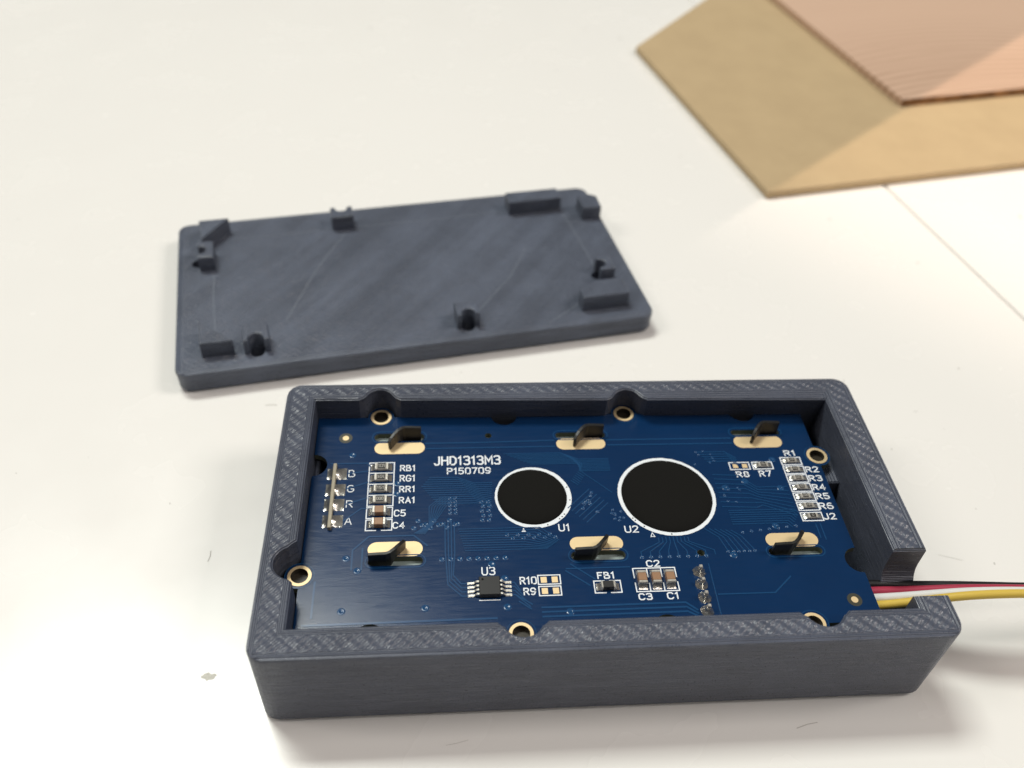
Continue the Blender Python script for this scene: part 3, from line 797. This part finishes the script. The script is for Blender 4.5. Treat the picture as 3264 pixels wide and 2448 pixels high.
for i in range(7): trace([(62.8, 19.4 - i * .42), (73.0 - i * .3, 19.4 - i * .42), (73.6 - i * .3, 18.6 - i * .42)], .14)
for i in range(5): trace([(60.5 + i * .3, 31.2 - i * .5), (65.0 + i * .2, 31.2 - i * .5), (66.6, 29.8 - i * .4)], .15)
trace([(37.7, 10.7), (41.0, 8.0)], .2); trace([(36.9, 9.6), (40.2, 7.0)], .2); trace([(30.0, 4.9), (31.7, 3.6)], .2); trace([(29.7, 5.9), (31.9, 4.3)], .2)
for i in range(3): trace([(33.0, 3.8 - i * .7), (53.0, 3.9 - i * .7), (54.5, 2.6 - i * .5)], .28)
trace([(1.0, 2.2), (27.0, 2.4)], .3); trace([(2.2, 3.2), (2.2, 9.0)], .3); trace([(37.0, 9.9), (38.0, 9.9), (46.2, 9.9)], .2); trace([(57.8, 5.0), (66.0, 5.0), (69.0, 7.6)], .2)
trace([(57.6, 10.1), (57.5, 1.2)], .14); trace([(75.5, 16.6), (75.5, 14.0)], .15); trace([(76.2, 16.6), (76.2, 13.6)], .15)
for (x0, x1, y0, y1) in SLOTS:
    tr.ribbon(stadium(x0 - .35, x1 + .35, y0 - .35, y1 + .35), 0.16, TZ, h=0.04, closed=True)
for x, y in HOLES: tr.ring(x, y, 1.95, 2.06, TZ, 40)
o = tr.build('copper_traces', M['trace'], board); tag(o, kind='stuff')
vi = MB()
def via(x, y, r=0.26):
    r *= 1.3
    vi.lathe(x, y, [(r * 1.25, 0.005), (r, 0.05), (r * .62, 0.05), (r * .45, 0.006)], 12, True)
for x, y in ((72.4, 29.37), (66.83, 25.04), (63.42, 23.86), (72.12, 23.55), (69.3, 16.38), (61.66, 11.45), (6.17, 12.62), (7.83, 10.53), (6.1, 4.17), (17.28, 4.28), (28.4, 4.06), (36.9, 3.05), (5.9, 31.9), (13.0, 26.0), (12.95, 24.0), (26.6, 8.9 + 2.1), (28.3, 8.6)): via(x, y, 0.34)
for i in range(8): via(19.6 + i * 1.28, 12.05)
for i in range(6): via(16.2 + i * 1.15, 18.9 - (i % 2) * .7); via(15.6 + i * 1.2, 18.1 - ((i + 1) % 2) * .5)
for i in range(10): via(29.1 + i * .78, 16.0 - (i % 2) * .55, .2)
for i in range(5):
    for j in range(2): via(25.6 + j * 1.0 + .2 * (i % 2), 22.2 - i * .85, .22); via(20.9 + j * .8, 23.0 - i * .7, .2)
for i in range(8): via(48.2 + i * 1.35, 11.5, .2)
for i in range(7): via(64.0 + i * 1.4, 15.4 + i * .16, .17)
for i in range(6): via(61.0 + i * .8, 12.1, .17)
for i in range(9): via(39.9 + random.uniform(0, 3.4), 19.6 + random.uniform(0, 4.6), .18); via(44.9 + random.uniform(0, 1.8), 18 + random.uniform(0, 2.2), .15)
for i in range(8): via(59 + random.uniform(0, 4), 29 + random.uniform(-1, 3), .13); via(62.6 + random.uniform(0, 4), 20.5 + random.uniform(0, 3.5), .13)
o = vi.build('vias', M['trace'], board, True); tag(o, kind='stuff')

# ------------------------------------------------------------------ ribbon cable
cable = empty('ribbon_cable', (PX + 76, PY + 5, 8), 0, 'four-wire ribbon cable in black, red, white and yellow leaving the case', 'cable')
path = [(74, 11.0, 8.6, 0), (80, 10.98, 8.9, 0), (86.4, 10.93, 9.25, 3), (90, 10.75, 9.6, 14), (93.5, 10.35, 10.4, 24), (98, 9.7, 11.6, 34), (103, 9.15, 12.3, 40), (108, 8.8, 12.5, 42), (116, 8.6, 12.5, 42), (130, 10, 11.0, 30), (150, 14, 6, 10), (175, 20, 1.2, 0), (215, 26, 0.75, 0)]
def catmull(P, n=6):
    out = []
    for i in range(len(P) - 1):
        p0, p1, p2, p3 = P[max(i - 1, 0)], P[i], P[i + 1], P[min(i + 2, len(P) - 1)]
        for k in range(n):
            t = k / n
            out.append([0.5 * (2 * b + (c - a) * t + (2 * a - 5 * b + 4 * c - d_) * t * t + (-a + 3 * b - 3 * c + d_) * t ** 3) for a, b, c, d_ in zip(p0, p1, p2, p3)])
    out.append(list(P[-1])); return out
C_ = catmull(path, 7)
for k, (nm, col) in enumerate((('black', (0.008, 0.008, 0.009)), ('red', (0.36, 0.030, 0.065)), ('white', (0.66, 0.67, 0.66)), ('yellow', (0.64, 0.45, 0.075)))):
    off = (1.5 - k) * 1.2
    pts = []
    for x, y, z, th in C_:
        a = math.radians(th); pts.append(Vector((x, y + off * math.cos(a), z - off * math.sin(a))))
    mb = MB(); n = 12; vs = []; r = 0.61
    for i, p in enumerate(pts):
        t = (pts[min(i + 1, len(pts) - 1)] - pts[max(i - 1, 0)]).normalized()
        u = t.cross(Vector((0, 0, 1))).normalized(); w_ = u.cross(t)
        for j in range(n):
            q = p + (u * math.cos(2 * math.pi * j / n) + w_ * math.sin(2 * math.pi * j / n)) * r
            vs.append((q.x - (PX + 76), q.y - (PY + 5), q.z - 8))
    fs = [(i * n + j, i * n + (j + 1) % n, (i + 1) * n + (j + 1) % n, (i + 1) * n + j) for i in range(len(pts) - 1) for j in range(n)]
    mb.add(vs, fs, True)
    o = mb.build('wire', wire_mat(nm + '_insulation', col), cable); o['label'] = nm + ' insulated wire of the ribbon cable'

# ------------------------------------------------------------------ lid
lid = empty('case_cover', (-23.3, 62.9, 0), math.radians(10.35), 'flat slate grey printed lid with small posts, lying behind the case', 'lid')
T = 4.6
lh = [(14.8, 3.9, 1.3), (54.73, 3.6, 1.3), (4.1, 33.7, 1.25), (84.9, 14.6, 1.35), (34.73, 45.2, 1.2)]
mb = MB(); rings, zs = [], []
for i, z in ((0.9, 0), (0.35, 0.25), (0.12, 0.8), (0.10, T - 1.35), (0.0, T - 1.1), (0.0, T - 0.35), (0.12, T - 0.1), (0.4, T)):
    rings.append(rrect(i, L - i, i, D - i, 2.4 - i)); zs.append(z)
mb.loft(rings, zs, cap0=True, cap1=False)
V, F = fill_loops([rings[-1]] + [circle(x, y, r, 16) for x, y, r in lh]); mb.add([(x, y, T) for x, y in V], F)
for x, y, r in lh:
    c = circle(x, y, r, 16)
    mb.add([(a, b, T) for a, b in c] + [(a, b, 1.2) for a, b in c], [((i + 1) % 16, i, 16 + i, 16 + (i + 1) % 16) for i in range(16)] + [tuple(16 + i for i in range(16))])
mb.build('plate', M['lid'], lid)
def channel(cx, cy, w, d, r, ang):
    """block with a half-round channel; the channel opens towards -y before turning by ang"""
    p = [(-w / 2, 0), (-r, 0)] + [(r * math.cos(math.radians(a)), 0.15 + r * math.sin(math.radians(a)) * 1.15) for a in range(180, -1, -20)] + [(r, 0), (w / 2, 0), (w / 2, d), (-w / 2, d)]
    a = math.radians(ang)
    return [(cx + x * math.cos(a) - y * math.sin(a), cy + x * math.sin(a) + y * math.cos(a)) for x, y in p]
TOP = T + 3.5
for poly, nm in ((channel(14.9, 3.6, 4.7, 4.0, 1.45, 0), 'screw_boss'), (channel(54.75, 3.3, 4.4, 3.9, 1.35, 0), 'screw_boss'),
                 (channel(34.8, 44.6, 4.7, 3.8, 1.3, 180), 'screw_boss'), (channel(4.6, 33.7, 5.6, 3.1, 1.3, -90), 'screw_boss'), (channel(84.6, 14.4, 4.6, 3.0, 1.3, -90), 'screw_boss'),
                 ([(4.8, 44.4), (5.4, 37.6), (10.9, 44.4)], 'corner_post'), ([(4.9, 4.2), (10.8, 4.2), (4.8, 11.0)], 'corner_post'),
                 ([(78.2, 3.9), (87.9, 3.9), (87.9, 9.0), (82.3, 9.0), (78.2, 6.6)], 'corner_post'), ([(71.9, 39.9), (84.0, 39.9), (84.0, 43.9), (71.9, 43.9)], 'edge_post'),
                 ([(87.9, 35.2), (92.2, 35.2), (92.4, 39.6), (91.0, 40.6), (87.9, 40.0)], 'cable_stop')):
    prism(poly, T - 0.05, TOP if nm != 'cable_stop' else TOP - 0.3, 0.22).build(nm, M['lid'], lid)
st = MB()
for pts in ([(7.2, 29.5), (7.0, 20), (7.3, 11)], [(84.2, 39.5), (85.0, 28), (85.2, 18.5)], [(11, 41.4), (22, 41.0), (32.3, 41.5)], [(37.2, 41.3), (55, 41.2), (71.8, 41.6)], [(35, 39.5), (28, 28), (20.5, 12)], [(56.5, 6.5), (67, 18), (72.5, 27)], [(70.5, 1.5), (75.5, 4.6), (78, 6.2)]):
    st.ribbon(pts, 0.16, T + 0.05, h=0.06, caps=False)
st.build('travel_marks', simple('string_grey', (0.16, 0.18, 0.22), 0.4), lid)

# ------------------------------------------------------------------ wooden sheets in the background
def mdf_mat():
    t = NT('fibreboard'); v = t.coords()
    n1 = t.noise(v, 0.09, 4, 0.6); n2 = t.noise(v, 1.4, 2)
    c = t.mix(t.mr(n1, 0.35, 0.65, 0, 1), (0.44, 0.325, 0.185), (0.47, 0.35, 0.20))
    t.set(Base_Color=t.mix(t.mr(n2, 0.58, 0.8, 0, .25), c, (0.36, 0.26, 0.14)), Roughness=0.75)
    t.bump(n2, 0.05, 0.5); return t.m
def pine_mat():
    t = NT('pine_veneer')
    v = t.coords((1000, 1000, 1000))
    sep = t.n('SeparateXYZ'); t.link(v, sep.inputs[0]); X, Y, Z = sep.outputs
    wob = t.noise(t.coords((12, 60, 60)), 1.0, 3)
    fine = t.noise(t.coords((25, 900, 900)), 1.0, 2)
    # growth rings: wide arches crossing the sheet
    xx = t.math('SUBTRACT', X, 30.0)
    q = t.math('ADD', t.math('ADD', Y, t.math('MULTIPLY', t.math('MULTIPLY', xx, xx), 0.0042)), t.math('MULTIPLY', wob, 5.0))
    env = t.mr(t.math('ABSOLUTE', t.math('SUBTRACT', q, 14.0)), 0, 45, 1, 0.10)
    ring = t.math('POWER', t.math('ADD', t.math('MULTIPLY', t.math('SINE', t.math('MULTIPLY', q, 2 * math.pi / 3.4)), 0.5), 0.5), 2.0)
    k = t.math('ADD', t.math('MULTIPLY', t.math('MULTIPLY', ring, env), 0.85), t.math('MULTIPLY', fine, 0.16), clamp=True)
    t.set(Base_Color=t.mix(k, (0.60, 0.415, 0.30), (0.36, 0.22, 0.145)), Roughness=0.6)
    return t.m
a1 = math.radians(11.6); e1 = Vector((math.cos(a1), math.sin(a1))); e2 = Vector((-math.sin(a1), math.cos(a1)))
fb = MB()
def loc_poly(pts, z0, z1, b):
    n = len(pts); ins = offset_poly(pts, -b); mb = MB()
    mb.loft([ins, pts, pts, ins], [z0, z0 + b, z1 - b, z1]); return mb
# sheet corner at the table front (104.9,127.9); local axes follow the sheet
A0 = Vector((105.5, 129.5)); cut_a = Vector((117.3, 252.9)) - A0; p2 = Vector((86.6, 213.4)) - A0
lp2 = (p2.dot(e1), p2.dot(e2)); lpa = (cut_a.dot(e1), cut_a.dot(e2))
dxy = (lpa[0] - lp2[0], lpa[1] - lp2[1])
lend = (lp2[0] + dxy[0] * 3.4, lp2[1] + dxy[1] * 3.4)
o = loc_poly([(0, 0), (170, 0), (170, lend[1]), lend, lp2], 0, 2.0, 0.2).build('fibreboard_sheet', mdf_mat())
o.location = (A0.x * MM, A0.y * MM, 0.0002); o.rotation_euler = (0, 0, a1)
tag(o, 'tan fibreboard sheet with a slanted corner lying under the pine sheet', 'board')
B0 = Vector((157.3, 175.2)); a2 = math.radians(11.9)
top = empty('pine_sheet', (B0.x, B0.y, 2.25), a2, 'pinkish pine sheet with curved grain lying on the tan fibreboard', 'board')
w_ = loc_poly([(0, 0), (130, 0), (130, 170), (0, 170)], 0, 2.2, 0.12)
w_.build('panel', pine_mat(), top)
t = NT('charred_edge'); nz = t.noise(t.coords((250, 250, 900)), 1.0, 3); t.set(Base_Color=t.mix(t.mr(nz, .35, .65, 0, 1), (0.10, 0.042, 0.012), (0.36, 0.19, 0.08)), Roughness=0.7)
MB().box(0.1, 130, -0.12, -0.002, 0.05, 2.1).build('charred_edge', t.m, top)
